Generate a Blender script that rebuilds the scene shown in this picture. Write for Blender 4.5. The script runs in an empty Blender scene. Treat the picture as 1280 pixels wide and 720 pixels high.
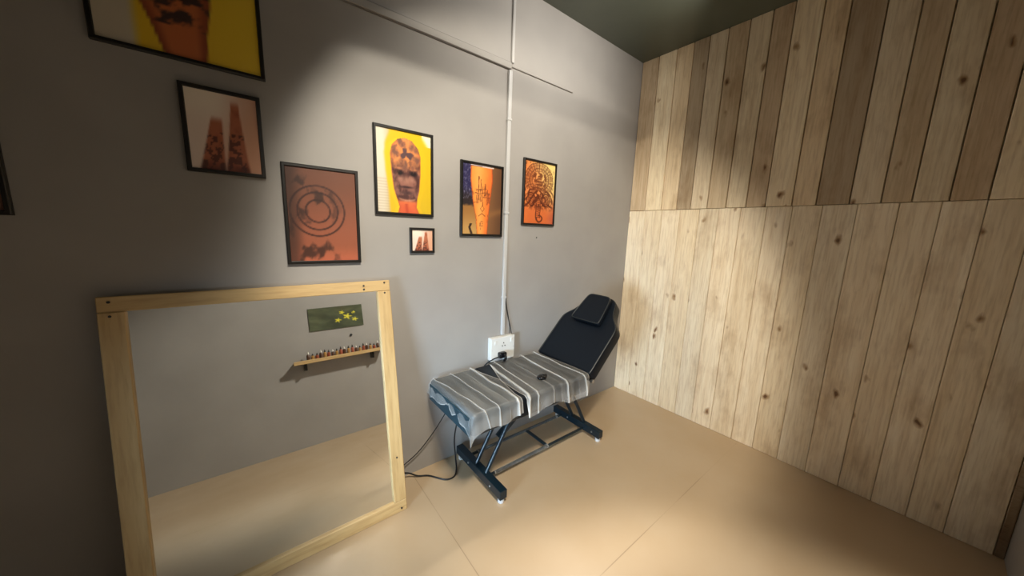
import bpy, bmesh, math, random
from mathutils import Vector, Matrix, noise
random.seed(7)
SC = bpy.context.scene
COL = SC.collection
V = Vector

# ------------------------------------------------------------------ helpers
def link(o, parent=None):
    COL.objects.link(o)
    if parent is not None:
        o.parent = parent
    return o

def obj(name, bm, mats, parent=None, smooth=False, loc=None):
    me = bpy.data.meshes.new(name)
    bmesh.ops.recalc_face_normals(bm, faces=bm.faces[:])
    if loc is not None:
        bmesh.ops.translate(bm, verts=bm.verts[:], vec=-V(loc))
    bm.to_mesh(me); bm.free()
    for m in (mats if isinstance(mats, (list, tuple)) else [mats]):
        me.materials.append(m)
    if smooth:
        for p in me.polygons: p.use_smooth = True
        try: me.set_sharp_from_angle(angle=math.radians(40))
        except Exception: pass
    o = bpy.data.objects.new(name, me)
    link(o, parent)
    if loc is not None:
        o.location = loc
    return o

def tag(o, label, cat, group=None, kind=None):
    o['label'] = label; o['category'] = cat
    if group: o['group'] = group
    if kind: o['kind'] = kind
    return o

def struct(name, bm, mats):
    o = obj(name, bm, mats); o['kind'] = 'structure'; return o

def thing(name, label, cat, loc=(0, 0, 0), group=None):
    o = bpy.data.objects.new(name, None)
    o.empty_display_size = .05
    o.location = loc
    link(o)
    return tag(o, label, cat, group)

def part(name, bm, mats, t, smooth=False):
    """mesh given in world coordinates, child of thing t (unrotated empty)"""
    off = t.location.copy()
    p = t.parent
    while p is not None:
        off += p.location; p = p.parent
    bmesh.ops.translate(bm, verts=bm.verts[:], vec=-off)
    return obj(name, bm, mats, t, smooth)

def box(bm, x0, x1, y0, y1, z0, z1, bev=0, seg=2, mat=None, mi=0):
    r = bmesh.ops.create_cube(bm, size=1)
    vs = r['verts']
    for v in vs:
        v.co = V((x0 + (v.co.x + .5) * (x1 - x0), y0 + (v.co.y + .5) * (y1 - y0), z0 + (v.co.z + .5) * (z1 - z0)))
    if mat is not None:
        for v in vs: v.co = mat @ v.co
    fs = list({f for v in vs for f in v.link_faces})
    for f in fs: f.material_index = mi
    if bev:
        es = list({e for v in vs for e in v.link_edges})
        rr = bmesh.ops.bevel(bm, geom=es, offset=bev, segments=seg, profile=.5, affect='EDGES')
        for f in rr['faces']: f.material_index = mi
    return bm

def bx(*a, **k):
    bm = bmesh.new(); box(bm, *a, **k); return bm

def smooth_path(pts, n=8):
    """Catmull-Rom through the points"""
    P = [V(p) for p in pts]
    P = [P[0] * 2 - P[1]] + P + [P[-1] * 2 - P[-2]]
    out = []
    for i in range(1, len(P) - 2):
        a, b, c, d = P[i - 1:i + 3]
        for k in range(n):
            t = k / n
            out.append(.5 * ((2 * b) + (-a + c) * t + (2 * a - 5 * b + 4 * c - d) * t * t + (-a + 3 * b - 3 * c + d) * t ** 3))
    out.append(P[-2].copy())
    return out

def tube(bm, pts, r, seg=10, caps=True, closed=False):
    P = [V(p) for p in pts]; n = len(P)
    rings = []; up = None
    for i in range(n):
        if closed: d = P[(i + 1) % n] - P[i - 1]
        else: d = P[min(i + 1, n - 1)] - P[max(i - 1, 0)]
        d.normalize()
        if up is None:
            up = V((0, 0, 1)) if abs(d.z) < .9 else V((1, 0, 0))
        s = d.cross(up).normalized(); up = s.cross(d).normalized()
        rings.append([bm.verts.new(P[i] + (s * math.cos(2 * math.pi * k / seg) + up * math.sin(2 * math.pi * k / seg)) * r) for k in range(seg)])
    m = n if closed else n - 1
    for i in range(m):
        a, b = rings[i], rings[(i + 1) % n]
        for k in range(seg):
            bm.faces.new((a[k], a[(k + 1) % seg], b[(k + 1) % seg], b[k]))
    if caps and not closed:
        bm.faces.new(rings[0]); bm.faces.new(list(reversed(rings[-1])))
    return bm

def lathe(bm, prof, c, axis='z', seg=20):
    rings = []
    for r, h in prof:
        ring = []
        for k in range(seg):
            a = 2 * math.pi * k / seg
            q = (r * math.cos(a), r * math.sin(a), h)
            if axis == 'y': q = (q[0], -h, q[1])
            if axis == 'x': q = (h, q[0], q[1])
            ring.append(bm.verts.new(V(q) + V(c)))
        rings.append(ring)
    for a, b in zip(rings, rings[1:]):
        for k in range(seg):
            bm.faces.new((a[k], a[(k + 1) % seg], b[(k + 1) % seg], b[k]))
    bm.faces.new(rings[0]); bm.faces.new(rings[-1])
    return bm

def s2l(c):
    return tuple(((x / 12.92) if x <= .04045 else ((x + .055) / 1.055) ** 2.4) for x in (k / 255 for k in c))

# ------------------------------------------------------------------ materials
def mat(name, col=(.5, .5, .5), rough=.5, metal=0, spec=.5, coat=0):
    m = bpy.data.materials.new(name); m.use_nodes = True
    b = m.node_tree.nodes['Principled BSDF']
    b.inputs['Base Color'].default_value = (*col, 1)
    b.inputs['Roughness'].default_value = rough
    b.inputs['Metallic'].default_value = metal
    b.inputs['Specular IOR Level'].default_value = spec
    b.inputs['Coat Weight'].default_value = coat
    return m

def nd(m, t, **k):
    n = m.node_tree.nodes.new(t)
    for a, v in k.items(): setattr(n, a, v)
    return n

def lk(m, a, b): m.node_tree.links.new(a, b)

def bsdf(m): return m.node_tree.nodes['Principled BSDF']

def ramp(m, src, stops):
    r = nd(m, 'ShaderNodeValToRGB')
    e = r.color_ramp.elements
    while len(e) < len(stops): e.new(.5)
    for i, (p, c) in enumerate(stops):
        e[i].position = p; e[i].color = (*c, 1)
    lk(m, src, r.inputs[0]); return r.outputs[0]

def objco(m, scale=(1, 1, 1)):
    t = nd(m, 'ShaderNodeTexCoord'); p = nd(m, 'ShaderNodeMapping')
    p.inputs['Scale'].default_value = scale
    lk(m, t.outputs['Object'], p.inputs[0]); return p.outputs[0]

def noise_n(m, co, scale, detail=4, rough=.5):
    n = nd(m, 'ShaderNodeTexNoise'); n.inputs['Scale'].default_value = scale
    n.inputs['Detail'].default_value = detail; n.inputs['Roughness'].default_value = rough
    lk(m, co, n.inputs['Vector']); return n.outputs['Fac']

def bump(m, h, strength, dist=.002):
    b = nd(m, 'ShaderNodeBump'); b.inputs['Strength'].default_value = strength; b.inputs['Distance'].default_value = dist
    lk(m, h, b.inputs['Height']); lk(m, b.outputs[0], bsdf(m).inputs['Normal'])

def painted(name, c, rough=.6, var=.06, sc=3):
    m = mat(name, c, rough)
    co = objco(m)
    f = noise_n(m, co, sc, 3)
    lk(m, ramp(m, f, [(.3, tuple(x * (1 - var) for x in c)), (.7, tuple(x * (1 + var) for x in c))]), bsdf(m).inputs['Base Color'])
    bump(m, noise_n(m, co, 160, 2), .05)
    return m

M = {}
M['wall'] = painted('grey_wall_paint', (.330, .313, .296), .6)
M['ceil'] = painted('dark_green_ceiling_paint', (.098, .114, .088), .36)
M['white_plastic'] = mat('white_plastic', (.72, .71, .68), .3)
M['trunk'] = mat('grey_white_trunking', (.47, .46, .45), .4)
M['hole'] = mat('dark_hole', (.02, .02, .02), .6)
M['frame'] = mat('black_frame_lacquer', (.008, .007, .006), .35)
M['cable'] = mat('black_cable_rubber', (.008, .008, .009), .4)
M['foot'] = mat('white_foot_rubber', (.75, .76, .78), .4)
M['bolt'] = mat('steel', (.6, .6, .6), .3, 1)
M['gloss'] = mat('glossy_black_plastic', (.006, .006, .007), .12)
M['mirror'] = mat('mirror_silver', (.88, .89, .87), .012, 1)
M['steel_blue'] = mat('blue_black_painted_steel', (.006, .017, .026), .3, .1)
M['teal'] = mat('teal_light_tint', (.006, .030, .045), .4)  # teal stands in for cool light from the left

m = M['vinyl'] = mat('black_vinyl', (.0045, .007, .011), .45, 0, .2)
bump(m, noise_n(m, objco(m), 260, 2), .06)
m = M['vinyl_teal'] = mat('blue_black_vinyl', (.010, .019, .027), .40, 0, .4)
M['piping'] = mat('grey_piping', (.020, .022, .022), .45)
M['gap'] = mat('trunking_seam', (.24, .23, .22), .6)
M['conduit'] = mat('pale_conduit', (.50, .50, .50), .35)

# floor: tan sheet vinyl with thin welded joints
m = M['floor'] = mat('tan_vinyl_floor', (.5, .36, .22), .33)
co = objco(m)
f = noise_n(m, co, 2.2, 5)
base = ramp(m, f, [(.25, (.46, .335, .205)), (.5, (.49, .365, .235)), (.75, (.515, .395, .265))])
sep = nd(m, 'ShaderNodeSeparateXYZ'); lk(m, co, sep.inputs[0])
def joint(out, off, period):
    a = nd(m, 'ShaderNodeMath', operation='ADD'); lk(m, out, a.inputs[0]); a.inputs[1].default_value = off + period * 10.5
    b = nd(m, 'ShaderNodeMath', operation='MODULO'); lk(m, a.outputs[0], b.inputs[0]); b.inputs[1].default_value = period
    c = nd(m, 'ShaderNodeMath', operation='SUBTRACT'); lk(m, b.outputs[0], c.inputs[0]); c.inputs[1].default_value = period / 2
    d = nd(m, 'ShaderNodeMath', operation='ABSOLUTE'); lk(m, c.outputs[0], d.inputs[0])
    e = nd(m, 'ShaderNodeMath', operation='LESS_THAN'); lk(m, d.outputs[0], e.inputs[0]); e.inputs[1].default_value = .0022
    return e.outputs[0]
jx = joint(sep.outputs[0], 2.105, 2.4)
jy = joint(sep.outputs[1], 1.10, 2.0)
mx = nd(m, 'ShaderNodeMath', operation='MAXIMUM'); lk(m, jx, mx.inputs[0]); lk(m, jy, mx.inputs[1])
wear = noise_n(m, co, 1.7, 2)
mw = nd(m, 'ShaderNodeMath', operation='MULTIPLY'); lk(m, mx.outputs[0], mw.inputs[0]); lk(m, ramp(m, wear, [(.42, (.05,) * 3), (.62, (.45,) * 3)]), mw.inputs[1])
mixc = nd(m, 'ShaderNodeMix', data_type='RGBA')
lk(m, mw.outputs[0], mixc.inputs[0]); lk(m, base, mixc.inputs[6]); mixc.inputs[7].default_value = (.12, .07, .035, 1)
lk(m, mixc.outputs[2], bsdf(m).inputs['Base Color'])
lk(m, ramp(m, noise_n(m, co, 6, 4), [(.3, (.28,) * 3), (.7, (.42,) * 3)]), bsdf(m).inputs['Roughness'])

# wood: per-board tone stored on the boards, grain and knots procedural
def wood(name, lo, hi, grain=(18, 18, 1.2), knots=True, rough=.6, attr=True):
    m = mat(name, hi, rough)
    co = objco(m, grain)
    if attr:
        at = nd(m, 'ShaderNodeAttribute'); at.attribute_name = 'tone'
        sx = nd(m, 'ShaderNodeVectorMath', operation='MULTIPLY_ADD')
        lk(m, at.outputs['Color'], sx.inputs[0]); sx.inputs[1].default_value = (97, 53, 71); lk(m, co, sx.inputs[2])
        co = sx.outputs[0]
    g1 = noise_n(m, co, 1.3, 6, .6)
    c = ramp(m, g1, [(.3, lo), (.62, hi)])
    g2 = noise_n(m, co, 5, 3, .6)
    mx = nd(m, 'ShaderNodeMix', data_type='RGBA', blend_type='MULTIPLY')
    mx.inputs[0].default_value = .55
    lk(m, c, mx.inputs[6]); lk(m, ramp(m, g2, [(.35, (.72, .66, .58)), (.55, (1, 1, 1))]), mx.inputs[7])
    c = mx.outputs[2]
    if knots:
        k = nd(m, 'ShaderNodeTexVoronoi'); k.inputs['Scale'].default_value = 1
        kc = nd(m, 'ShaderNodeVectorMath', operation='MULTIPLY'); kc.inputs[1].default_value = (.42, .42, 3.6)
        lk(m, co, kc.inputs[0]); 
        ad = nd(m, 'ShaderNodeVectorMath', operation='ADD'); lk(m, kc.outputs[0], ad.inputs[0])
        nz = nd(m, 'ShaderNodeTexNoise'); nz.inputs['Scale'].default_value = 2.5; lk(m, kc.outputs[0], nz.inputs['Vector'])
        sc_ = nd(m, 'ShaderNodeVectorMath', operation='SCALE'); sc_.inputs['Scale'].default_value = .35
        lk(m, nz.outputs['Color'], sc_.inputs[0]); lk(m, sc_.outputs[0], ad.inputs[1])
        lk(m, ad.outputs[0], k.inputs['Vector'])
        mk = nd(m, 'ShaderNodeMix', data_type='RGBA', blend_type='MULTIPLY'); mk.inputs[0].default_value = 1
        kn = noise_n(m, co, .55, 1); lk(m, ramp(m, kn, [(.40, (0, 0, 0)), (.45, (1, 1, 1))]), mk.inputs[0])
        lk(m, c, mk.inputs[6]); lk(m, ramp(m, k.outputs['Distance'], [(.05, (.20, .12, .08)), (.085, (.52, .40, .29)), (.16, (1, 1, 1))]), mk.inputs[7])
        c = mk.outputs[2]
        # grey-brown weathering blotches
        w = noise_n(m, objco(m, (2.2, 2.2, 1.1)), 2.6, 4, .6)
        mw_ = nd(m, 'ShaderNodeMix', data_type='RGBA', blend_type='MULTIPLY'); mw_.inputs[0].default_value = .6
        lk(m, c, mw_.inputs[6]); lk(m, ramp(m, w, [(.3, (.62, .53, .44)), (.48, (1, 1, 1))]), mw_.inputs[7])
        c = mw_.outputs[2]
    if attr:
        mt = nd(m, 'ShaderNodeMix', data_type='RGBA', blend_type='MULTIPLY'); mt.inputs[0].default_value = 1
        lk(m, c, mt.inputs[6]); lk(m, at.outputs['Color'], mt.inputs[7]); c = mt.outputs[2]
    lk(m, c, bsdf(m).inputs['Base Color'])
    bump(m, g2, .25)
    return m
M['boards'] = wood('pallet_boards', (.74, .62, .45), (.86, .77, .61))
M['batten'] = wood('pine_batten', (.52, .34, .145), (.61, .43, .205), (1.1, 12, 12), False, .5, False)
M['batten_up'] = wood('pine_batten_upright', (.52, .34, .145), (.61, .43, .205), (12, 12, 1.1), False, .5, False)

# plastic film: clear sheet, milky where it bunches into folds
m = M['film'] = bpy.data.materials.new('clear_plastic_film'); m.use_nodes = True
nt = m.node_tree; b = bsdf(m)
b.inputs['Base Color'].default_value = (.80, .79, .76, 1); b.inputs['Roughness'].default_value = .28
tr = nd(m, 'ShaderNodeBsdfTransparent'); ms = nd(m, 'ShaderNodeMixShader')
at = nd(m, 'ShaderNodeAttribute'); at.attribute_name = 'layers'
lk(m, at.outputs['Fac'], ms.inputs[0]); lk(m, tr.outputs[0], ms.inputs[1]); lk(m, b.outputs[0], ms.inputs[2])
lk(m, ms.outputs[0], nt.nodes['Material Output'].inputs[0])

# printed photographs: the ink sits in a colour attribute of the sheet
m = M['print'] = mat('glossy_photo_print', (1, 1, 1), .3, 0, .5, .4)
m.node_tree.nodes['Principled BSDF'].inputs['Coat Roughness'].default_value = .08
at = nd(m, 'ShaderNodeAttribute'); at.attribute_name = 'ink'
lk(m, at.outputs['Color'], bsdf(m).inputs['Base Color'])

# ------------------------------------------------------------------ the room
XL, YF, H = -4.3, -2.24, 2.984
struct('floor', bx(XL - .1, .12, YF - .1, .1, -.1, 0), M['floor'])
struct('ceiling', bx(XL - .1, .12, YF - .1, .1, H, H + .1), M['ceil'])
struct('wall_back', bx(XL - .1, .12, 0, .1, 0, H), M['wall'])
struct('wall_left', bx(XL - .1, XL, YF, 0, 0, H), M['wall'])
struct('wall_front', bx(XL - .1, .12, YF - .1, YF, 0, H), M['wall'])

# right wall clad in reclaimed boards, two courses
bm = bmesh.new()
lay = bm.verts.layers.float_color.new('tone')
ZS = 1.733
def board(y0, y1, z0, z1, tone, gap=.0012):
    n0 = len(bm.verts)
    d = random.uniform(-.0015, .0015)
    box(bm, -.0 + d, .03, y0 + gap, y1 - gap, z0, z1, .0025, 1)
    bm.verts.ensure_lookup_table()
    for v in bm.verts[n0:]: v[lay] = (*tone, 1)
up = [(.80, .70, .60), (1.15, 1.1, 1.0), (1.05, .95, .82), (.62, .55, .48), (1.0, .96, .9), (.82, .74, .64), (.98, .94, .86)]
y = 0; i = 0
while y > YF + .01:
    w = [.15, .15, .13][i] if i < 3 else random.uniform(.11, .15)
    y1 = max(y - w, YF)
    board(y1, y, ZS + .001, H, up[i % 7], .0028); y = y1; i += 1
y = 0; i = 0
lo = [(1.16, 1.13, 1.09), (1.12, 1.08, 1.02), (1.15, 1.12, 1.08), (1.08, 1.03, .95), (1.06, 1.05, 1.03)]
while y > YF + .01:
    w = [.16, .155, .15][i] if i < 3 else random.uniform(.13, .16)
    y1 = max(y - w, YF)
    board(y1, y, 0, ZS - .002, lo[i % 5]); y = y1; i += 1
n0 = len(bm.verts); box(bm, .031, .1, YF, 0, 0, H); bm.verts.ensure_lookup_table()
for v in bm.verts[n0:]: v[lay] = (.25, .18, .12, 1)
struct('wall_right', bm, M['boards'])

# ------------------------------------------------------------------ framed tattoo photographs
def sstep(a, b, x):
    t = max(0, min(1, (x - a) / (b - a))); return t * t * (3 - 2 * t)
def mixc_(a, b, t): return tuple(p + (q - p) * t for p, q in zip(a, b))
def fb(u, v, s, o=0): return noise.fractal(V((u * s, v * s, o)), 1, 2, 4)
def lerp_tab(tab, v):
    for (a, p), (b, q) in zip(tab, tab[1:]):
        if v <= b: return p + (q - p) * max(0, min(1, (v - a) / (b - a)))
    return tab[-1][1]

def art_shoulder(u, v):
    c = mixc_((206, 172, 34), (212, 178, 28), v)
    c = mixc_(c, (236, 180, 30), sstep(.55, .3, u) * .7)
    edge = .13 + .09 * (1 - v) + (.10 * sstep(.8, 1, v))
    strip = mixc_((214, 206, 188), (196, 178, 138), sstep(.1, .24, u))
    if v < .42: strip = mixc_(strip, (170, 150, 120), .35 * (.5 + .5 * math.sin(v * 190)))
    c = mixc_(c, strip, sstep(edge + .04, edge - .03, u))
    if u > .82 and v > .86: c = mixc_(c, (238, 228, 200), sstep(.82, .95, u + (v - .9)))
    hw = lerp_tab([(0, .20), (.08, .16), (.16, .18), (.3, .235), (.5, .265), (.72, .275), (.82, .235), (.9, .13), (.925, 0), (1, -1)], v)
    cx = lerp_tab([(0, .56), (.2, .53), (.6, .52), (1, .50)], v)
    if hw > 0:
        d = abs(u - cx) / hw
        halo = sstep(1.5, 1.25, d)
        c = mixc_(c, (240, 186, 34), halo * (.9 if u < cx else .35))
        if d < 1.04:
            skin = mixc_((222, 138, 80), (206, 92, 56), sstep(.3, .05, v))
            skin = mixc_(skin, (236, 168, 96), .4 * max(0, fb(u, v, 4)))
            skin = mixc_(skin, (170, 84, 50), sstep(.7, 1.05, d) * .55)
            # tattoo fill: dense below, open petals above
            n = fb(u, v, 9, 3)
            ink = sstep(.13, .19, v) * sstep(.66, .50, v + .1 * n)
            tone = mixc_((78, 48, 46), (142, 96, 84), sstep(-.3, .6, n + .35 * math.exp(-((v - .34) / .09) ** 2)))
            # generic dark eye-like and mouth-like patches
            for ex in (-.12, .13):
                e = math.exp(-(((u - cx - ex) / .055) ** 2 + ((v - .50) / .028) ** 2))
                tone = mixc_(tone, (30, 22, 26), min(1, e * 1.5))
                e2 = math.exp(-(((u - cx - ex) / .075) ** 2 + ((v - .555) / .016) ** 2)); tone = mixc_(tone, (214, 140, 96), e2 * .95)
                e3 = math.exp(-(((u - cx - ex * .8) / .05) ** 2 + ((v - .425) / .03) ** 2)); tone = mixc_(tone, (168, 122, 106), e3 * .8)
            e = math.exp(-(((u - cx) / .12) ** 2 + ((v - .33) / .014) ** 2)); tone = mixc_(tone, (48, 32, 36), e)
            e = math.exp(-(((u - cx) / .05) ** 2 + ((v - .42) / .05) ** 2)); tone = mixc_(tone, (176, 128, 108), e * .8)
            e = math.exp(-(((u - cx) / .13) ** 2 + ((v - .26) / .03) ** 2)); tone = mixc_(tone, (58, 40, 44), e * .7)
            skin = mixc_(skin, tone, ink * sstep(1.02, .93, d))
            # petals
            if v > .5:
                a = math.atan2(v - .74, (u - cx) * .7); r = math.hypot((u - cx) * .7, v - .74)
                s = sstep(.07, .02, r - .035 * math.cos(3 * a + 1) + .09 * n); skin = mixc_(skin, (66, 54, 66), s * .85)
                pet = abs(math.sin(2.5 * a)) * sstep(.05, .1, r) * sstep(.24, .18, r) * (.5 + n)
                skin = mixc_(skin, (100, 70, 66), max(0, min(1, pet * 1.3)) * .8)
                skin = mixc_(skin, (120, 78, 66), .7 * sstep(.1, .4, fb(u, v, 12, 6)) * sstep(.06, .12, r))
            e = math.exp(-(((v - .165 - .03 * ((u - cx) / hw) ** 2) / .012) ** 2)); skin = mixc_(skin, (225, 170, 140), e * .5 * sstep(.95, .7, d))
            if v < .12: skin = mixc_(skin, (170, 62, 40), math.exp(-((u - cx + .03) / .03) ** 2) * .7)
            c = mixc_(c, skin, sstep(1.04, .98, d))
    return c

def art_forearm(u, v):
    c = mixc_((126, 88, 58), (96, 66, 46), sstep(.6, 1, u))
    c = mixc_(c, (150, 104, 62), .5 * math.exp(-((v - .3 - .2 * (u - .7)) / .05) ** 2))
    if u < .55:
        l = mixc_((186, 146, 88), (150, 106, 60), sstep(0, .4, v))
        l = mixc_(l, (46, 38, 40), sstep(.40, .46, v + .05 * fb(u, v, 6)))
        l = mixc_(l, (44, 40, 74), sstep(.5, .7, v))
        if v > .5: l = mixc_(l, (150, 150, 178), max(0, fb(u * 2, v, 26, 2)) * sstep(.2, .1, abs(u - .1)) * .9)
        if v < .16 and abs(u - .18 - .6 * abs(v - .1)) < .03: l = (60, 44, 36)
        c = l
    x0 = lerp_tab([(0, .37), (.25, .33), (.5, .25), (.8, .19), (1, .20)], v)
    x1 = lerp_tab([(0, .63), (.25, .66), (.5, .70), (.8, .76), (1, .74)], v)
    if x0 < u < x1 and v < .975:
        t = (u - x0) / (x1 - x0)
        s = mixc_((236, 138, 62), (222, 112, 52), sstep(.5, 1, t) + .3 * fb(u, v, 5))
        s = mixc_(s, (246, 170, 92), math.exp(-((t - .35) / .22) ** 2) * .6)
        s = mixc_(s, (150, 60, 34), sstep(.07, 0, min(t, 1 - t)) * .8)
        k = 0
        for lx, a, b, w in ((.40, .5, .84, .012), (.455, .48, .80, .009), (.56, .56, .74, .016), (.35, .45, .66, .008), (.62, .44, .66, .012), (.50, .42, .70, .008), (.66, .46, .62, .01)):
            if a < v < b: k = max(k, sstep(w * 1.6, w * .5, abs(u - lx + .015 * fb(v * 3, lx, 4))))
        for ly, a, b in ((.66, .34, .60), (.60, .3, .68), (.55, .5, .7), (.47, .28, .40)):
            if a < u < b: k = max(k, sstep(.011, .004, abs(v - ly - .02 * fb(u, ly, 7))) * .8)
        k = max(k, sstep(.012, .004, abs(abs(u - .5) * .9 + abs(v - .38) - .045)))            # small diamond
        k = max(k, sstep(.011, .004, abs(abs(u - .49) * .45 - (.31 - v))) * (abs(u - .49) < .09))
        if .12 < v < .2 and .43 < u < .52: k = max(k, .75 * (fb(u, v, 30) > -.1))
        if v < .1 and abs(u - .47) < .02: k = max(k, .5 * (fb(u, v, 20) > 0))
        k = max(k, .45 * sstep(.15, .4, fb(u, v, 11, 5)) * sstep(.42, .52, v) * sstep(.72, .6, v))
        if v < .30: k = max(k, sstep(.02, .008, abs(t - (.06 if v > .2 else 2))) * .8, sstep(.02, .008, abs(t - (.93 if v > .18 else 2))) * .7)
        s = mixc_(s, (72, 38, 30), min(1, k) * .95 * (.7 + .5 * fb(u, v, 24, 1)))
        c = s
    if v > .985 - .02 * u and x0 < u < .78: c = mixc_((226, 214, 205), c, .15)
    return c

def art_mandala(u, v):
    du, dv = .018 * noise.noise(V((u * 9, v * 9, 1))), .014 * noise.noise(V((u * 9, v * 9, 5)))
    c = mixc_((214, 128, 72), (238, 208, 130), sstep(.75, 1.5, u + v * .8))
    c = mixc_(c, (196, 78, 34), sstep(.6, .1, v) * .5)
    c = mixc_(c, (168, 70, 60), sstep(.85, 1.2, u + (.4 - v) * .6) * .6)
    c = mixc_(c, (236, 150, 70), .3 * max(0, fb(u, v, 4)))
    u = .47 + (u - .47) * .80 + du; v = .46 + (v - .46) * .93 + dv
    x = (u - .47) * .68; k = 0
    r = math.hypot(x, v - .70)
    for q, w in ((.25, .010), (.215, .006), (.17, .012), (.125, .006)):
        if v > .55: k = max(k, sstep(w, w * .4, abs(r - q)) * (.75 + .25 * math.sin(40 * math.atan2(v - .7, x))))
    if .13 < r < .25 and v > .55: k = max(k, .35 + .35 * math.sin(28 * math.atan2(v - .70, x)) * (.5 + fb(u, v, 14)))
    a = abs(x)
    if .60 < v < .80: k = max(k, (.8 if int((v - .6) * 50) % 2 else .3) * sstep(.09 * (.82 - v) / .2, .05 * (.82 - v) / .2, a))   # stepped crown
    k = max(k, .85 * math.exp(-((v - .585 + .25 * a * a * 8) / .012) ** 2) * (a < .17))
    k = max(k, .8 * math.exp(-((v - .55 + .8 * a * a) / .01) ** 2) * (a < .15))
    for sx in (-1, 1):                                                           # ear-like fans and scrolls
        q = math.hypot((x - sx * .13), (v - .40) * .8)
        k = max(k, sstep(.010, .004, abs(q - .075)), .7 * sstep(.012, .004, abs(q - .05)), .45 * (q < .075) * (fb(u, v, 16) > 0))
        q = math.hypot(x - sx * .055, v - .47); k = max(k, .85 * sstep(.012, .005, abs(q - .03)))
        e = abs((v - .30) - 1.1 * (a - .05)); k = max(k, .8 * sstep(.014, .005, e) * (.03 < a < .17))
        if .30 < v < .52: k = max(k, .7 * sstep(.012, .004, abs(a - .215 - .05 * math.sin(v * 20))))
    if .12 < v < .45:
        w = .035 + .02 * (v - .12)
        k = max(k, .9 * sstep(.010, .004, abs(a - w)) , .6 * (a < w) * (int(v * 70) % 2))
    lat = sstep(.30, .24, a) * sstep(.22, .32, v) * sstep(.60, .52, v)
    k = max(k, lat * sstep(-.02, .22, math.sin(v * 46 + a * 60 + 3 * fb(u, v, 6, 2)) * .6 + .5 * fb(u, v, 14, 3)) * .9)
    k = max(k, .75 * sstep(.02, .2, fb(u, v, 15, 6)) * (a < .12) * (.56 < v < .80))
    q = math.hypot(x - .025, v - .115); k = max(k, .9 * sstep(.018, .008, abs(q - .05)) * (not (x < 0 and v > .13)))
    k = max(k, .5 * sstep(0, .35, fb(u, v, 13, 8)) * (a < .2) * sstep(.22, .3, v) * sstep(.62, .5, v))
    if v > .9 and u < .3: k = max(k, .6 * sstep(.5, .6, fb(u, v, 22) + .3))
    k = max(k, .55 * sstep(.05, .4, fb(u, v, 18, 4)) * sstep(.3, .22, abs(x)) * sstep(.93, .85, v) * sstep(.2, .3, v))
    return mixc_(c, (78, 32, 20), max(0, min(1, k)) * .95)

def art_feet(u, v):
    c = mixc_((232, 212, 200), (214, 160, 130), sstep(.3, .95, u * .8 + (1 - v) * .3))
    c = mixc_(c, (240, 226, 210), sstep(.5, .9, v) * sstep(.7, .3, u))
    for cx, tilt, top in ((.36, .16, .72), (.66, .02, .95)):
        w = .05 + .13 * (1 - v) ** 1.3
        x = cx + tilt * (v - .4) - .0
        if v < top:
            d = abs(u - x) / w
            s = mixc_((178, 104, 74), (118, 58, 42), sstep(.2, .0, v) + .4 * max(0, fb(u, v, 8)))
            if v < .5: s = mixc_(s, (70, 36, 32), .7 * (fb(u, v, 12, cx) > .05))
            c = mixc_(c, s, sstep(1.1, .8, d) * sstep(top, top - .12, v))
    return c

def art_thigh(u, v):
    c = mixc_((108, 68, 52), (146, 84, 62), sstep(.95, .2, v))
    c = mixc_(c, (196, 104, 76), .6 * sstep(.2, 0, v))
    c = mixc_(c, (52, 34, 30), sstep(.1, .5, fb(u, v, 5, 2)) * sstep(.85, .5, u) * .8)
    c = mixc_(c, (60, 40, 34), sstep(.25, .05, u) * .7)
    for q in (.12, .2, .27):
        c = mixc_(c, (48, 28, 26), .8 * sstep(.014, .005, abs(math.hypot((u - .42) * .7, v - .55) - q)))
    return c

def art_calf(u, v):
    c = mixc_((226, 186, 40), (236, 200, 60), u)
    c = mixc_(c, (196, 186, 168), sstep(.26, .18, u))
    hw = lerp_tab([(0, .13), (.3, .17), (.6, .23), (1, .27)], v); d = abs(u - .5 + .08 * v) / hw
    s = mixc_((196, 110, 64), (140, 70, 46), sstep(.5, 1, d))
    if .3 < v: s = mixc_(s, (66, 46, 44), sstep(0, .3, fb(u, v, 6, 9) + .1))
    return mixc_(c, s, sstep(1.05, .95, d))

def art_backpiece(u, v):
    c = mixc_((148, 94, 70), (98, 62, 48), sstep(.2, 1, abs(u - .5) * 2))
    a = math.atan2(v - .5, u - .5); r = math.hypot(u - .5, (v - .5) * 1.3)
    k = sstep(.02, .008, abs(r - .3 - .03 * math.cos(8 * a))) + sstep(.016, .006, abs(r - .18 - .02 * math.cos(8 * a))) + .6 * (r < .1)
    return mixc_(c, (36, 26, 26), min(1, k) * .85)

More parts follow.
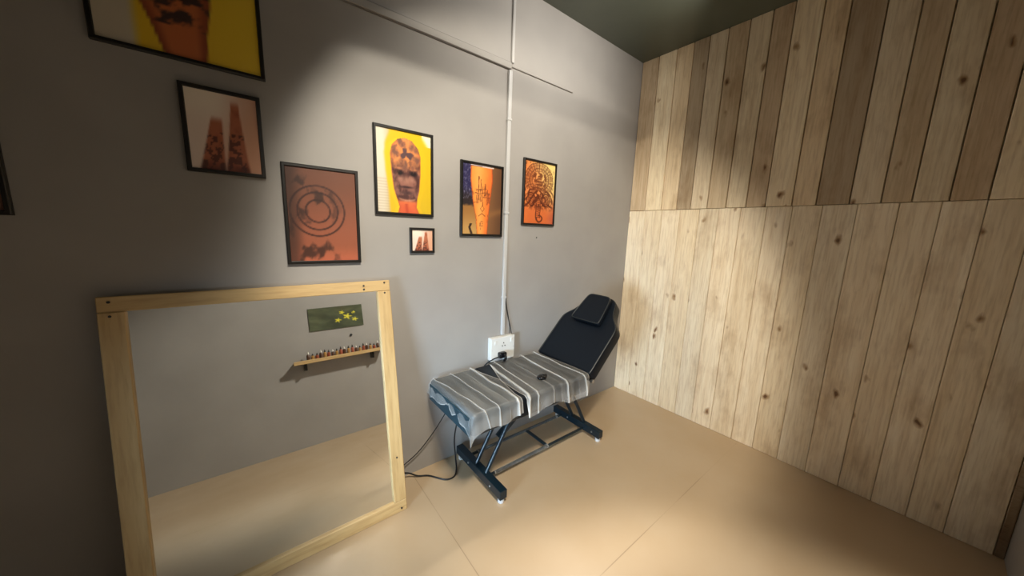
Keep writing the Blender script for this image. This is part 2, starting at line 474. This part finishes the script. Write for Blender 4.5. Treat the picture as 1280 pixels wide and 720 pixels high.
def picture(x0, x1, z0, z1, bar, art, label, nu=84, roll=0, dep=.02, group='black framed tattoo photographs'):
    t = thing('picture_frame', label, 'picture', ((x0 + x1) / 2, 0, (z0 + z1) / 2), group)
    yb, yf = -.002, -dep
    bm = bmesh.new()
    def ring(ax0, ax1, az0, az1, y):
        return [bm.verts.new((ax0, y, az0)), bm.verts.new((ax1, y, az0)), bm.verts.new((ax1, y, az1)), bm.verts.new((ax0, y, az1))]
    b_ = bar * .85
    R_ = [ring(x0, x1, z0, z1, yb), ring(x0, x1, z0, z1, yf + .003), ring(x0 + .003, x1 - .003, z0 + .003, z1 - .003, yf),
          ring(x0 + b_, x1 - b_, z0 + b_, z1 - b_, yf), ring(x0 + bar, x1 - bar, z0 + bar, z1 - bar, yf + .006),
          ring(x0 + bar, x1 - bar, z0 + bar, z1 - bar, yb)]
    for a, b in zip(R_, R_[1:] + R_[:1]):
        for k in range(4): bm.faces.new((a[k], a[(k + 1) % 4], b[(k + 1) % 4], b[k]))
    part('frame', bm, M['frame'], t)
    bm = bmesh.new(); lay = bm.verts.layers.float_color.new('ink')
    px0, px1, pz0, pz1 = x0 + bar - .003, x1 - bar + .003, z0 + bar - .003, z1 - bar + .003
    nv = max(8, int(nu * (pz1 - pz0) / (px1 - px0)))
    g = []
    for j in range(nv + 1):
        row = []
        for i in range(nu + 1):
            u, v = i / nu, j / nv
            q = bm.verts.new((px0 + (px1 - px0) * u, yf + .008, pz0 + (pz1 - pz0) * v))
            q[lay] = (*s2l(tuple(max(0, min(255, c)) for c in art(u, v))), 1)
            row.append(q)
        g.append(row)
    for j in range(nv):
        for i in range(nu):
            bm.faces.new((g[j][i], g[j][i + 1], g[j + 1][i + 1], g[j + 1][i]))
    # backing board closes the sheet to a real thickness
    b0 = [bm.verts.new((a, yb - .001, c)) for a, c in ((px0, pz0), (px1, pz0), (px1, pz1), (px0, pz1))]
    bm.faces.new(b0[::-1])
    part('print', bm, M['print'], t)
    if roll: t.rotation_euler = (0, roll, 0)
    return t

picture(-2.274, -1.957, 1.571, 2.010, .0145, art_shoulder, 'black framed photo of a tattooed upper arm on a bright yellow background')
picture(-1.782, -1.471, 1.470, 1.913, .0145, art_forearm, 'black framed photo of an orange lit forearm with dark line tattoos')
picture(-1.302, -0.991, 1.557, 2.001, .0145, art_mandala, 'black framed photo of an ornate round tattoo on orange skin, nearest the wooden wall')
picture(-2.095, -1.951, 1.369, 1.509, .013, art_feet, 'smallest black square frame, just below the yellow tattoo photo', 44, group='small black picture frames')
picture(-2.662, -2.352, 1.324, 1.768, .0145, art_thigh, 'black framed brown tattoo photo hung just above the leaning mirror', 60)
picture(-2.955, -2.715, 1.690, 2.005, .0145, art_feet, 'medium portrait frame showing tattooed feet, left of the yellow photo', 50)
picture(-3.150, -2.690, 2.075, 2.420, .0145, art_calf, 'landscape black frame with a yellow tattoo photo, highest on the wall', 60)
picture(-3.690, -3.365, 1.500, 1.945, .0145, art_backpiece, 'leftmost black framed brown photo on the grey wall', 50)

# ------------------------------------------------------------------ cable trunking on the back wall
t = thing('cable_trunking', 'grey white horizontal cable trunking high on the grey wall', 'trunking', (-2.8, 0, 2.515))
part('base', bx(-4.2, -1.430, -.008, 0, 2.4965, 2.541), M['gap'], t)
part('cover', bx(-4.2, -1.431, -.016, -.0085, 2.499, 2.534, .002, 1), M['wall'], t)
t = thing('wall_conduit', 'slim vertical pale conduit running down the grey wall to the socket', 'conduit', (-1.437, 0, .787))
part('conduit_run', bx(-1.450, -1.423, -.018, 0, .787, 2.493, .005, 3), M['conduit'], t)
for z in (1.05, 1.62, 2.2):
    part('saddle_clip', bx(-1.454, -1.419, -.0205, 0, z, z + .014, .002, 1), M['conduit'], t)
tag(obj('riser_conduit', bx(-1.430, -1.410, -.014, 0, 2.539, H, .003, 1), M['trunk'], loc=(-1.42, 0, 2.54)), 'short vertical conduit from the trunking up to the ceiling', 'conduit')
tag(obj('ledge_strip', bx(-1.426, -.86, -.009, 0, 2.515, 2.530, .004, 2), M['wall'], loc=(-1.1, 0, 2.522)), 'thin grey wall strip continuing right from the trunking corner', 'strip')
bm = bmesh.new(); lathe(bm, [(.004, 0), (.004, .004), (.002, .006)], (-1.148, 0, 1.47), 'y', 10)
tag(obj('wall_screw', bm, M['hole'], loc=(-1.148, 0, 1.47)), 'tiny dark screw in the grey wall below the ornate round tattoo photo', 'screw')

# ------------------------------------------------------------------ socket box, plug, loose wires
t = thing('wall_socket', 'white surface mounted double power socket on the grey wall behind the bed', 'socket', (-1.455, 0, .70))
part('back_box', bx(-1.553, -1.358, -.034, 0, .622, .782, .004, 2), M['white_plastic'], t)
part('face_plate', bx(-1.556, -1.355, -.046, -.034, .619, .785, .004, 2), M['white_plastic'], t)
for sx in (-1.452,):
    bm = bmesh.new()
    for dx, dz in ((0, .016), (-.011, -.004), (.011, -.004)):
        lathe(bm, [(.004, .0), (.004, .0035)], (sx + dx, -.0455, .725 + dz), 'y', 10)
    part('pin_holes', bm, M['hole'], t)
for sx in (-1.520, -1.385):
    part('switch', bx(sx - .008, sx + .008, -.051, -.045, .735, .765, .002, 1), M['white_plastic'], t)
for sx in (-1.547, -1.364):
    bm = bmesh.new(); lathe(bm, [(.003, 0), (.003, .002)], (sx, -.0455, .70), 'y', 8); part('screw', bm, M['bolt'], t)

t = thing('power_plug', 'black power plug hanging in the lower socket opening, cable going behind the bed', 'plug', (-1.475, -.06, .66))
part('plug_body', bx(-1.505, -1.445, -.085, -.046, .645, .685, .010, 3), M['gloss'], t, True)
bm = bmesh.new(); tube(bm, smooth_path([(-1.475, -.085, .665), (-1.477, -.105, .672), (-1.480, -.112, .655), (-1.482, -.098, .635)]), .009, 10)
part('grip', bm, M['gloss'], t, True)
bm = bmesh.new(); tube(bm, smooth_path([(-1.50, -.07, .655), (-1.54, -.05, .640), (-1.59, -.025, .60), (-1.62, -.014, .52), (-1.62, -.012, .40)]), .005, 8)
part('cable', bm, M['cable'], t, True)

bm = bmesh.new()
tube(bm, smooth_path([(-1.440, -.012, 1.10), (-1.425, -.013, 1.04), (-1.395, -.012, .92), (-1.368, -.012, .83), (-1.36, -.014, .787)]), .0024, 6)
tag(obj('wall_wire', bm, M['cable'], loc=(-1.4, -.01, .9)), 'thin dark wire curving from the conduit down to the socket', 'wire', 'loose wires above the socket')
bm = bmesh.new()
tube(bm, smooth_path([(-1.423, -.008, 1.12), (-1.412, -.009, 1.02), (-1.385, -.008, .90), (-1.375, -.008, .84), (-1.377, -.010, .787)]), .0018, 6)
tag(obj('wall_wire', bm, M['piping'], loc=(-1.4, -.008, .9)), 'thinner grey wire beside the dark wire at the socket', 'wire', 'loose wires above the socket')

# ------------------------------------------------------------------ leaning mirror
MW0, MW1, ML, MT = -3.225, -2.225, 1.247, .04
ang = math.atan2(.198, 1.231)
t = thing('leaning_mirror', 'tall mirror in a raw pine frame leaning against the grey wall', 'mirror', (MW1, -.246, 0))
t.rotation_euler = (-ang, 0, 0)
def local(name, bm, m, parent, smooth=False): return obj(name, bm, m, parent, smooth)
W = MW1 - MW0; PW = .066
# the bottom back edge would dip below the floor, so the foot is cut to it
def rail(x0, x1, z0, z1):
    return bx(x0, x1, 0, MT, z0, z1, .003, 1)
zf = .0
local('top_rail', rail(-W, -PW * .0, ML - .055, ML), M['batten'], t)
local('bottom_rail', rail(-W, 0, zf, .060), M['batten'], t)
local('post', bx(-PW, 0, -.0025, MT, .0605, ML - .0555, .003, 1), M['batten_up'], t)
local('post', bx(-W, -W + PW, -.0025, MT, .0605, ML - .0555, .003, 1), M['batten_up'], t)
local('mirror_glass', bx(-W + .05, -.05, .014, .020, .045, ML - .045), M['mirror'], t)
local('back_board', bx(-W + .04, -.04, .0215, .030, .03, ML - .03), M['frame'], t)
for x, z in ((-.028, ML - .012), (-.03, ML - .065), (-.13, ML - .022), (-.13, ML - .040), (-W + .03, ML - .02), (-W + .03, ML - .07), (-.035, .30), (-.03, .02)):
    bm = bmesh.new(); lathe(bm, [(.0045, -.001), (.0045, .0042), (.002, .0045)], (x, 0, z), 'y', 10)
    local('screw', bm, M['hole'], t)

# ------------------------------------------------------------------ treatment bed
YA, YB, ZT = -.540, -.040, .612
TH = .125
bed = thing('treatment_bed', 'black vinyl tattoo treatment bed with raised backrest beside the grey wall', 'bed', (-1.3, -.29, 0))
part('leg_cushion', bx(-2.0, -1.702, YA, YB, ZT - TH, ZT, .022, 4), M['vinyl_teal'], bed, True)
part('seat_cushion', bx(-1.698, -1.125, YA, YB, ZT - TH, ZT, .022, 4), M['vinyl'], bed, True)
part('end_tint_panel', bx(-2.009, -2.0005, YA + .02, YB - .02, ZT - TH + .004, ZT - .02, .003, 1), M['teal'], bed)  # added sheet, bluish side light painted as its colour
part('under_frame', bx(-1.96, -1.10, YA + .05, YB - .05, ZT - TH - .03, ZT - TH, .004, 1), M['steel_blue'], bed)

BA = math.radians(45)
bx0, bz0 = -1.118, .608
DX, DZ = math.cos(BA), math.sin(BA)
NX, NZ = -DZ, DX
yc = (YA + YB) / 2
def bp(yy, s, n): return V((bx0 + DX * s + NX * n, yc + yy, bz0 + DZ * s + NZ * n))
def outline(half, n=10):
    pts = smooth_path([(h, s, 0) for h, s in half], n)
    return [(p.x, p.y) for p in pts]
def pad(bm, prof, n0, n1, r, steps=4):
    """soft slab over a symmetric outline (half-width, s), between heights n0 and n1, edge radius r"""
    right = prof
    loop = [(h, s) for h, s in right] + [(-h, s) for h, s in reversed(right)]
    cs = sum(s for h, s in loop) / len(loop)
    hm = max(h for h, s in loop); sl = max(s for h, s in loop) - min(s for h, s in loop)
    def ring(inset, n):
        kx = (hm - inset) / hm; ks = (sl / 2 - inset) / (sl / 2)
        return [bm.verts.new(bp(h * kx, cs + (s - cs) * ks, n)) for h, s in loop]
    prof2 = [(r * (1 - math.sin(a)), n0 + r * (1 - math.cos(a))) for a in [math.pi / 2 * k / steps for k in range(steps + 1)]]
    prof2 += [(r * (1 - math.cos(a)), n1 - r * (1 - math.sin(a))) for a in [math.pi / 2 * k / steps for k in range(steps + 1)]]
    rs = [ring(i, n) for i, n in prof2]
    for k, f in ((.7, .004), (.35, .006)):
        pass
    L = len(loop)
    for a, b in zip(rs, rs[1:]):
        for k in range(L): bm.faces.new((a[k], a[(k + 1) % L], b[(k + 1) % L], b[k]))
    bm.faces.new(rs[0][::-1]); bm.faces.new(rs[-1])
    return loop
BH = [(.235, .0), (.249, .012), (.250, .10), (.250, .22), (.250, .32), (.243, .368), (.218, .405), (.186, .440), (.160, .485), (.143, .535), (.126, .575), (.092, .600), (.045, .607), (.006, .608)]
bm = bmesh.new(); pr = outline(BH, 4); pad(bm, pr, -.088, 0, .014)
back = part('backrest', bm, M['vinyl'], bed, True)
bm = bmesh.new(); tube(bm, [bp(h * .985, s * .985 + .004, .0005) for h, s in pr] + [bp(-h * .985, s * .985 + .004, .0005) for h, s in reversed(pr)], .0035, 6)
pip = part('piping', bm, M['piping'], back, True)
PH = [(.105, .345), (.124, .352), (.127, .38), (.118, .47), (.107, .545), (.096, .575), (.072, .588), (.006, .590)]
bm = bmesh.new(); pr2 = outline(PH, 4); pad(bm, pr2, .001, .045, .012)
hp = part('headrest_pillow', bm, M['vinyl'], bed, True)
bm = bmesh.new(); tube(bm, [bp(h * .97, (s - .47) * .97 + .47, .0445) for h, s in pr2] + [bp(-h * .97, (s - .47) * .97 + .47, .0445) for h, s in reversed(pr2)], .003, 6, closed=True)
part('piping', bm, M['piping'], hp, True)
# backrest carrier: two steel angles and the hinge
bm = bmesh.new()
for yy in (-.17, .17):
    tube(bm, [bp(yy, -.01, -.10), bp(yy, .40, -.10)], .012, 8)
tube(bm, [bp(-.22, .0, -.10), bp(.22, .0, -.10)], .012, 10)
part('backrest_frame', bm, M['steel_blue'], bed, True)
for yy in (-.262, .262):
    bm = bmesh.new(); lathe(bm, [(.012, -.010), (.012, .006), (.008, .010)], (-1.075, yc + yy * .93, ZT - TH + .06), 'y', 12)
    part('hinge_bolt', bm, M['bolt'], bed, True)

# base
def crossbar(x, YA, YB):
    b = part('base_bar', bx(x - .024, x + .024, YA + .01, YB + .01, .032, .086, .004, 2), M['steel_blue'], bed)
    for yy in (YA + .035, YB - .02):
        bm = bmesh.new(); lathe(bm, [(.017, 0), (.019, .005), (.019, .022), (.010, .027), (.010, .034)], (x, yy, 0), 'z', 16)
        part('foot', bm, M['foot'], b, True)
    for yy in (-.43, -.19):
        bm = bmesh.new(); lathe(bm, [(.006, 0), (.006, .005), (.003, .007)], (x - .024, yy, .06), 'x', 8)
        bmesh.ops.rotate(bm, verts=bm.verts[:], cent=(x - .024, yy, .06), matrix=Matrix.Rotation(math.pi, 3, 'Z'))
        part('bolt', bm, M['bolt'], b)
    return b
crossbar(-1.785, YA, YB); crossbar(-.872, YA + .035, YB)
for yy in (-.345, -.12):
    part('side_rail', bx(-1.761, -.889, yy - .008, yy + .008, .040, .056, .003, 1), M['steel_blue'], bed)
part('tie_bar', bx(-1.282, -1.260, -.337, -.128, .040, .056, .003, 1), M['steel_blue'], bed)
for yy in (-.245, -.352):
    bm = bmesh.new(); tube(bm, [(-1.785, yy, .083), (-1.64, yy, .33), (-1.548, yy, ZT - TH - .025)], .013, 12); part('lift_arm', bm, M['steel_blue'], bed, True)
for yy in (-.335, -.215):
    bm = bmesh.new(); tube(bm, [(-.872, yy, .083), (-.96, yy, .24), (-1.10, yy, ZT - TH - .02)], .013, 12); part('lift_arm', bm, M['steel_blue'], bed, True)
bm = bmesh.new(); tube(bm, [(-1.70, -.40, .43), (-1.70, -.10, .43)], .012, 10); part('pivot_rod', bm, M['steel_blue'], bed, True)
bm = bmesh.new(); lathe(bm, [(.026, 0), (.026, .24), (.014, .25), (.014, .44)], (0, 0, 0), 'x', 16)
bmesh.ops.rotate(bm, verts=bm.verts[:], cent=(0, 0, 0), matrix=Matrix.Rotation(math.radians(-38), 3, 'Y'))
bmesh.ops.translate(bm, verts=bm.verts[:], vec=(-1.56, -.16, .125)); part('motor_ram', bm, M['steel_blue'], bed, True)

# ------------------------------------------------------------------ plastic film
def film_mesh(bm, pos, A, B, dens):
    """grid sheet: pos(a,b)->Vector, dens(a,b)->0..1"""
    lay = bm.verts.layers.float_color.new('layers')
    g = []
    for a in A:
        row = []
        for b in B:
            v = bm.verts.new(pos(a, b)); d = max(0, min(1, dens(a, b))); v[lay] = (d, d, d, 1); row.append(v)
        g.append(row)
    for i in range(len(A) - 1):
        for j in range(len(B) - 1):
            bm.faces.new((g[i][j], g[i + 1][j], g[i + 1][j + 1], g[i][j + 1]))

def frange(a, b, n): return [a + (b - a) * i / (n - 1) for i in range(n)]

def sheet(name, label, xl, xr, foot, ridges, near_drop, far_drop, seed):
    """film over the cushions: xl/xr are functions of the across-bed coordinate"""
    ZF = ZT + .004; r = .02
    def fold(e, r=.022):
        if e <= 0: return 0, 0
        L = r * math.pi / 2
        if e < L: return r * math.sin(e / r), r * (1 - math.cos(e / r))
        return r, r + (e - L)
    bm = bmesh.new()
    na, nb = 150, 90
    def pos(a, b):
        t = b                                   # 0 far .. 1 near along the wrap
        width = (YB - YA)
        full = far_drop + width + near_drop(a)
        q = t * full - far_drop                 # 0 at far edge, width at near edge
        x = xl(t) + (xr(t) - xl(t)) * a
        dz = 0; yo = 0
        if q < 0:
            o, d = fold(-q); y = YB + .004 - .02 + o; dz += d
        elif q > width:
            o, d = fold(q - width); y = YA - .004 + .02 - o - .012 * sstep(0, .12, d) * (1 + noise.noise(V((x * 14, 1, seed)))); dz += d
        else:
            y = YB - .016 - (width - .032) * q / width
        xe = -2.0 + .02
        if x < xe and foot:
            o, d = fold(xe - x, .022); x2 = xe - o - .014 * sstep(0, .08, d) * (1 + noise.noise(V((y * 16, 3, seed)))); dz += d; 
            x = x2
        h = 0
        for rx0, rx1, amp, w in ridges:
            rx = rx0 + (rx1 - rx0) * t + .012 * noise.noise(V((t * 5, rx0 * 9, seed)))
            h += amp * math.exp(-((x - rx) / w) ** 2)
        h += .002 * noise.noise(V((x * 24, y * 5, seed))) + .0015
        if dz > .13: dz = .13 + (dz - .13) * .55
        z = ZF - dz
        # ridges push out along the surface normal
        if q > width + .02: y -= max(0, h) * 1.2
        else: z += max(0, h)
        return V((x, y, z))
    def dens(a, b):
        x = xl(b) + (xr(b) - xl(b)) * a
        d = .13
        for rx0, rx1, amp, w in ridges:
            rx = rx0 + (rx1 - rx0) * b + .012 * noise.noise(V((b * 5, rx0 * 9, seed)))
            d += .46 * min(1, amp / .006) * math.exp(-((x - rx) / (w * .9)) ** 2)
        n = noise.fractal(V((x * 26, b * 2.2, seed)), 1, 2, 2)
        d += .055 * n + .10 * max(0, noise.noise(V((x * 30, b * 3, seed + 4)))) 
        e = min(a, 1 - a) * abs(xr(b) - xl(b))
        d += .25 * sstep(.010, .0, e)                     # doubled hem
        d += .12 * sstep(.86, .95, b)
        return min(.92, d)
    film_mesh(bm, pos, frange(0, 1, na), frange(0, 1, nb), dens)
    o = obj(name, bm, M['film'], None, True, loc=(-1.6, -.29, ZT))
    tag(o, label, 'plastic sheet', 'clear plastic covers on the bed')
    return o

sheet('plastic_sheet', 'clear creased plastic film wrapped over the foot end of the black bed',
      lambda t: lerp_tab([(0, -2.075), (.2, -2.085), (.36, -2.065), (.46, -2.040), (.54, -2.075), (.62, -2.055), (.72, -2.085), (.86, -2.10), (1, -2.085)], t) + .008 * noise.noise(V((t * 40, 0, 3))),
      lambda t: lerp_tab([(0, -1.715), (.22, -1.695), (.45, -1.655), (.62, -1.672), (.78, -1.692), (1, -1.688)], t), True,
      [(-1.86, -1.845, .004, .004), (-1.985, -1.915, .004, .0035), (-1.725, -1.712, .007, .008), (-1.79, -1.772, .0015, .004)],
      lambda a: .118 + .010 * math.sin(a * 11) - .015 * a, .03, 1.3)
sheet('plastic_sheet', 'clear creased plastic film wrapped over the seat next to the raised backrest',
      lambda t: lerp_tab([(0, -1.575), (.2, -1.61), (.45, -1.662), (.7, -1.668), (.78, -1.664), (1, -1.655)], t), lambda t: -1.135 - .01 * math.sin(t * 7), False,
      [(-1.585, -1.645, .008, .011), (-1.53, -1.575, .005, .006), (-1.42, -1.45, .0025, .004), (-1.30, -1.33, .007, .007), (-1.23, -1.225, .002, .003), (-1.175, -1.17, .006, .006), (-1.365, -1.38, .0012, .003)],
      lambda a: .112 + .02 * math.sin(a * 9 + 1) + .035 * a, .03, 5.7)

def rail_wrap(x0, x1, y, seed):
    bm = bmesh.new()
    def pos(a, b):
        x = x0 + (x1 - x0) * a; th = b * 2 * math.pi
        r = .014 + .005 * noise.noise(V((x * 25, math.cos(th), seed + math.sin(th))))
        return V((x, y + r * math.cos(th), .048 + r * .85 * math.sin(th)))
    def dens(a, b): return .08 + .22 * max(0, noise.noise(V((a * 22, b * 3, seed)))) + .3 * (sstep(.04, 0, a) + sstep(.96, 1, a))
    film_mesh(bm, pos, frange(0, 1, 60), frange(0, 1, 14), dens)
    return part('rail_wrap', bm, M['film'], bed, True)
rail_wrap(-1.72, -1.27, -.345, 2.2)
rail_wrap(-1.70, -.95, -.12, 8.1)

# small glossy clip lying on the covered seat
t = thing('machine_clip', 'small glossy black round clip lying on the plastic covered seat', 'clip', (-1.435, -.425, ZT + .008))
bm = bmesh.new()
ringp = [(-1.435 + .026 * math.cos(a), -.4255 + .020 * math.sin(a), ZT + .017) for a in [2 * math.pi * k / 20 for k in range(20)]]
tube(bm, ringp, .0085, 10, closed=True); part('ring', bm, M['gloss'], t, True)
bm = bmesh.new(); lathe(bm, [(.018, 0), (.021, .006), (.018, .016), (.009, .021)], (-1.436, -.4254, ZT + .008), 'z', 18); part('knob', bm, M['gloss'], t, True)
bm = bmesh.new(); tube(bm, smooth_path([(-1.412, -.42, ZT + .016), (-1.400, -.415, ZT + .015), (-1.388, -.414, ZT + .013)]), .008, 8); part('tail', bm, M['gloss'], t, True)

# cables on the floor between bed and mirror
bm = bmesh.new(); tube(bm, smooth_path([(-2.30, -.055, .09), (-2.16, -.045, .055), (-2.09, -.058, .012), (-2.03, -.09, .006), (-1.965, -.175, .006), (-1.91, -.185, .006), (-1.865, -.135, .008), (-1.842, -.08, .05), (-1.84, -.065, .20), (-1.80, -.10, .46)], 10), .0048, 8)
tag(obj('power_cable', bm, M['cable'], loc=(-2.0, -.1, 0)), 'black cable lying in a curve on the floor between mirror and bed', 'cable', 'black cables by the bed foot')
bm = bmesh.new(); tube(bm, smooth_path([(-2.29, -.03, .05), (-2.20, -.03, .085), (-2.08, -.035, .15), (-1.98, -.05, .26), (-1.90, -.08, .40), (-1.87, -.10, .47)], 10), .003, 8)
tag(obj('power_cable', bm, M['cable'], loc=(-2.0, -.05, .2)), 'thin black cable rising straight from behind the mirror to under the bed', 'cable', 'black cables by the bed foot')

# ------------------------------------------------------------------ opposite wall, seen in the mirror
t = thing('wall_shelf', 'narrow pine shelf on the opposite wall, seen reflected in the leaning mirror', 'shelf', (-2.1, YF, .80))
part('shelf_board', bx(-2.55, -1.715, YF, YF + .11, .80, .818, .002, 1), M['batten'], t)
part('front_lip', bx(-2.55, -1.715, YF + .1105, YF + .12, .80, .835, .002, 1), M['batten'], t)
for x in (-2.45, -1.82):
    part('bracket', bx(x - .01, x + .01, YF, YF + .09, .735, .7995, .002, 1), M['frame'], t)
cols = [(.10, .05, .03), (.03, .02, .02), (.32, .08, .04), (.6, .58, .5), (.05, .05, .06), (.45, .25, .08), (.2, .16, .12), (.7, .66, .6)]
inks = [mat('ink_%d' % i, c, .3) for i, c in enumerate(cols)]
cap = mat('bottle_cap', (.02, .02, .02), .35); cap2 = mat('white_cap', (.75, .73, .68), .35)
def bottle(x, y, z, h, mi, cm, label):
    t = thing('ink_bottle', label, 'bottle', (x, y, z), 'ink bottles on the shelf')
    bm = bmesh.new(); lathe(bm, [(.015, 0), (.016, .003), (.016, h * .62), (.008, h * .72)], (0, 0, 0), 'z', 14); obj('bottle_body', bm, mi, t, True)
    bm = bmesh.new(); lathe(bm, [(.0085, h * .72), (.0085, h * .8), (.003, h * .98), (.003, h)], (0, 0, 0), 'z', 12); obj('cap', bm, cm, t, True)
x = -2.42; i = 0
while x < -1.75:
    bottle(x, YF + .055 + random.uniform(-.012, .012), .8185, random.choice((.07, .08, .09, .095)), inks[(i * 5 + i // 3) % 8], cap if i % 3 else cap2,
           'small tattoo ink bottle in the row on the pine shelf reflected in the mirror')
    x += random.uniform(.034, .040); i += 1
# poster: dark green sheet with a yellow blossom
def art_flower(u, v):
    c = mixc_((58, 66, 46), (84, 92, 66), fb(u, v, 3) + .4)
    for cx, cy, s in ((.70, .50, .17), (.52, .36, .13), (.60, .70, .10), (.84, .34, .12), (.82, .66, .08)):
        a = math.atan2(v - cy, (u - cx) * 1.6); r = math.hypot((u - cx) * 1.6, v - cy)
        k = sstep(s, s * .6, r / (.65 + .35 * math.cos(5 * a)))
        c = mixc_(c, (226, 216, 60), k)
    return c
t = thing('wall_poster', 'dark green poster with yellow blossoms, reflected in the leaning mirror', 'poster', (-2.12, YF, 1.23))
bm = bmesh.new(); lay = bm.verts.layers.float_color.new('ink')
g = []
for j in range(31):
    row = []
    for i in range(61):
        u, v = i / 60, j / 30
        q = bm.verts.new((-1.86 - .52 * u, YF + .008, 1.11 + .235 * v)); q[lay] = (*s2l(art_flower(1 - u, v)), 1); row.append(q)
    g.append(row)
for j in range(30):
    for i in range(60): bm.faces.new((g[j][i], g[j][i + 1], g[j + 1][i + 1], g[j + 1][i]))
part('print', bm, M['print'], t)
part('backing', bx(-2.38, -1.86, YF, YF + .0075, 1.11, 1.345), M['frame'], t)
bm = bmesh.new(); lathe(bm, [(.012, 0), (.012, .012), (.007, .016)], (0, 0, 0), 'y', 14)
bmesh.ops.rotate(bm, verts=bm.verts[:], cent=(0, 0, 0), matrix=Matrix.Rotation(math.pi, 3, 'Z'))
bmesh.ops.translate(bm, verts=bm.verts[:], vec=(-2.0, YF, 1.02))
tag(obj('wall_hook', bm, M['hole'], loc=(-2.0, YF, 1.02)), 'small dark round hook on the opposite wall, reflected between poster and shelf', 'hook')

# ------------------------------------------------------------------ lights
def aim(o, p):
    o.rotation_euler = (V(p) - o.location).to_track_quat('-Z', 'Y').to_euler()
def spot(name, loc, tgt, power, ang, blend, r, col):
    l = bpy.data.lights.new(name, 'SPOT'); l.energy = power; l.spot_size = math.radians(ang); l.spot_blend = blend
    l.shadow_soft_size = r; l.color = col
    o = bpy.data.objects.new(name, l); o.location = loc; link(o); aim(o, tgt); return o
def area(name, loc, tgt, power, sx, sy, col, spread=180):
    l = bpy.data.lights.new(name, 'AREA'); l.energy = power; l.shape = 'RECTANGLE'; l.size = sx; l.size_y = sy
    l.color = col; l.spread = math.radians(spread)
    o = bpy.data.objects.new(name, l); o.location = loc; link(o); aim(o, tgt); return o
spot('ceiling_spot', (-2.35, -1.85, 2.85), (-1.2, 0, .95), 210, 70, .22, .22, (1, .915, .765))
spot('band_spot', (-2.6, -1.9, 2.85), (-1.2, 0, 1.2), 104, 69, .26, .02, (1, .915, .765))  # small hard share of the ceiling light, added to edge the shadow band
spot('mirror_side_fill', (-.7, -.3, 2.9), (-2.0, -1.95, .75), 330, 62, .55, .1, (1, .94, .82))  # added lamp, brightens the opposite wall for the reflection
area('wall_top_fill', (-1.0, -.85, 2.88), (-1.0, 0, 2.60), 5.5, 1.1, .06, (1, .94, .85), 120)  # added fill for the dim top of the wall
area('window_daylight', (-4.2, -1.35, .75), (-1.9, -.25, .5), 9, .7, .9, (.55, .78, 1), 45)
# unseen rail added above the frame to cast the shadow band under the trunking
t = thing('shade_rail', 'slim dark rail added out of view to shade a band of the grey wall', 'rail', (-2.1, -1.2, 2.66))
part('rail_body', bx(-2.75, -1.58, -1.215, -1.185, 2.662, 2.722, .003, 1), M['frame'], t)
for x in (-2.6, -1.75):
    bm = bmesh.new(); tube(bm, [(x, -1.2, 2.72), (x, -1.2, H)], .004, 8); part('hanger', bm, M['bolt'], t)

w = bpy.data.worlds.new('World'); SC.world = w; w.use_nodes = True
w.node_tree.nodes['Background'].inputs[0].default_value = (.5, .55, .6, 1)
w.node_tree.nodes['Background'].inputs[1].default_value = .05

# ------------------------------------------------------------------ camera
F_, YAW, PIT, ROL = 413.262, .669512, -.165893, .0345673
f = V((math.sin(YAW) * math.cos(PIT), math.cos(YAW) * math.cos(PIT), math.sin(PIT)))
r = V((math.cos(YAW), -math.sin(YAW), 0)); u = r.cross(f)
r, u = r * math.cos(ROL) + u * math.sin(ROL), -r * math.sin(ROL) + u * math.cos(ROL)
cam = bpy.data.cameras.new('Camera'); cam.sensor_width = 36; cam.lens = F_ / 1280 * 36; cam.clip_start = .02
co_ = bpy.data.objects.new('Camera', cam); link(co_)
co_.matrix_world = Matrix(((r.x, u.x, -f.x, -2.78767), (r.y, u.y, -f.y, -1.8065), (r.z, u.z, -f.z, 1.5), (0, 0, 0, 1)))
SC.camera = co_
vs = SC.view_settings
vs.view_transform = 'Standard'; vs.look = 'None'; vs.gamma = 1; vs.exposure = .12; vs.use_curve_mapping = False
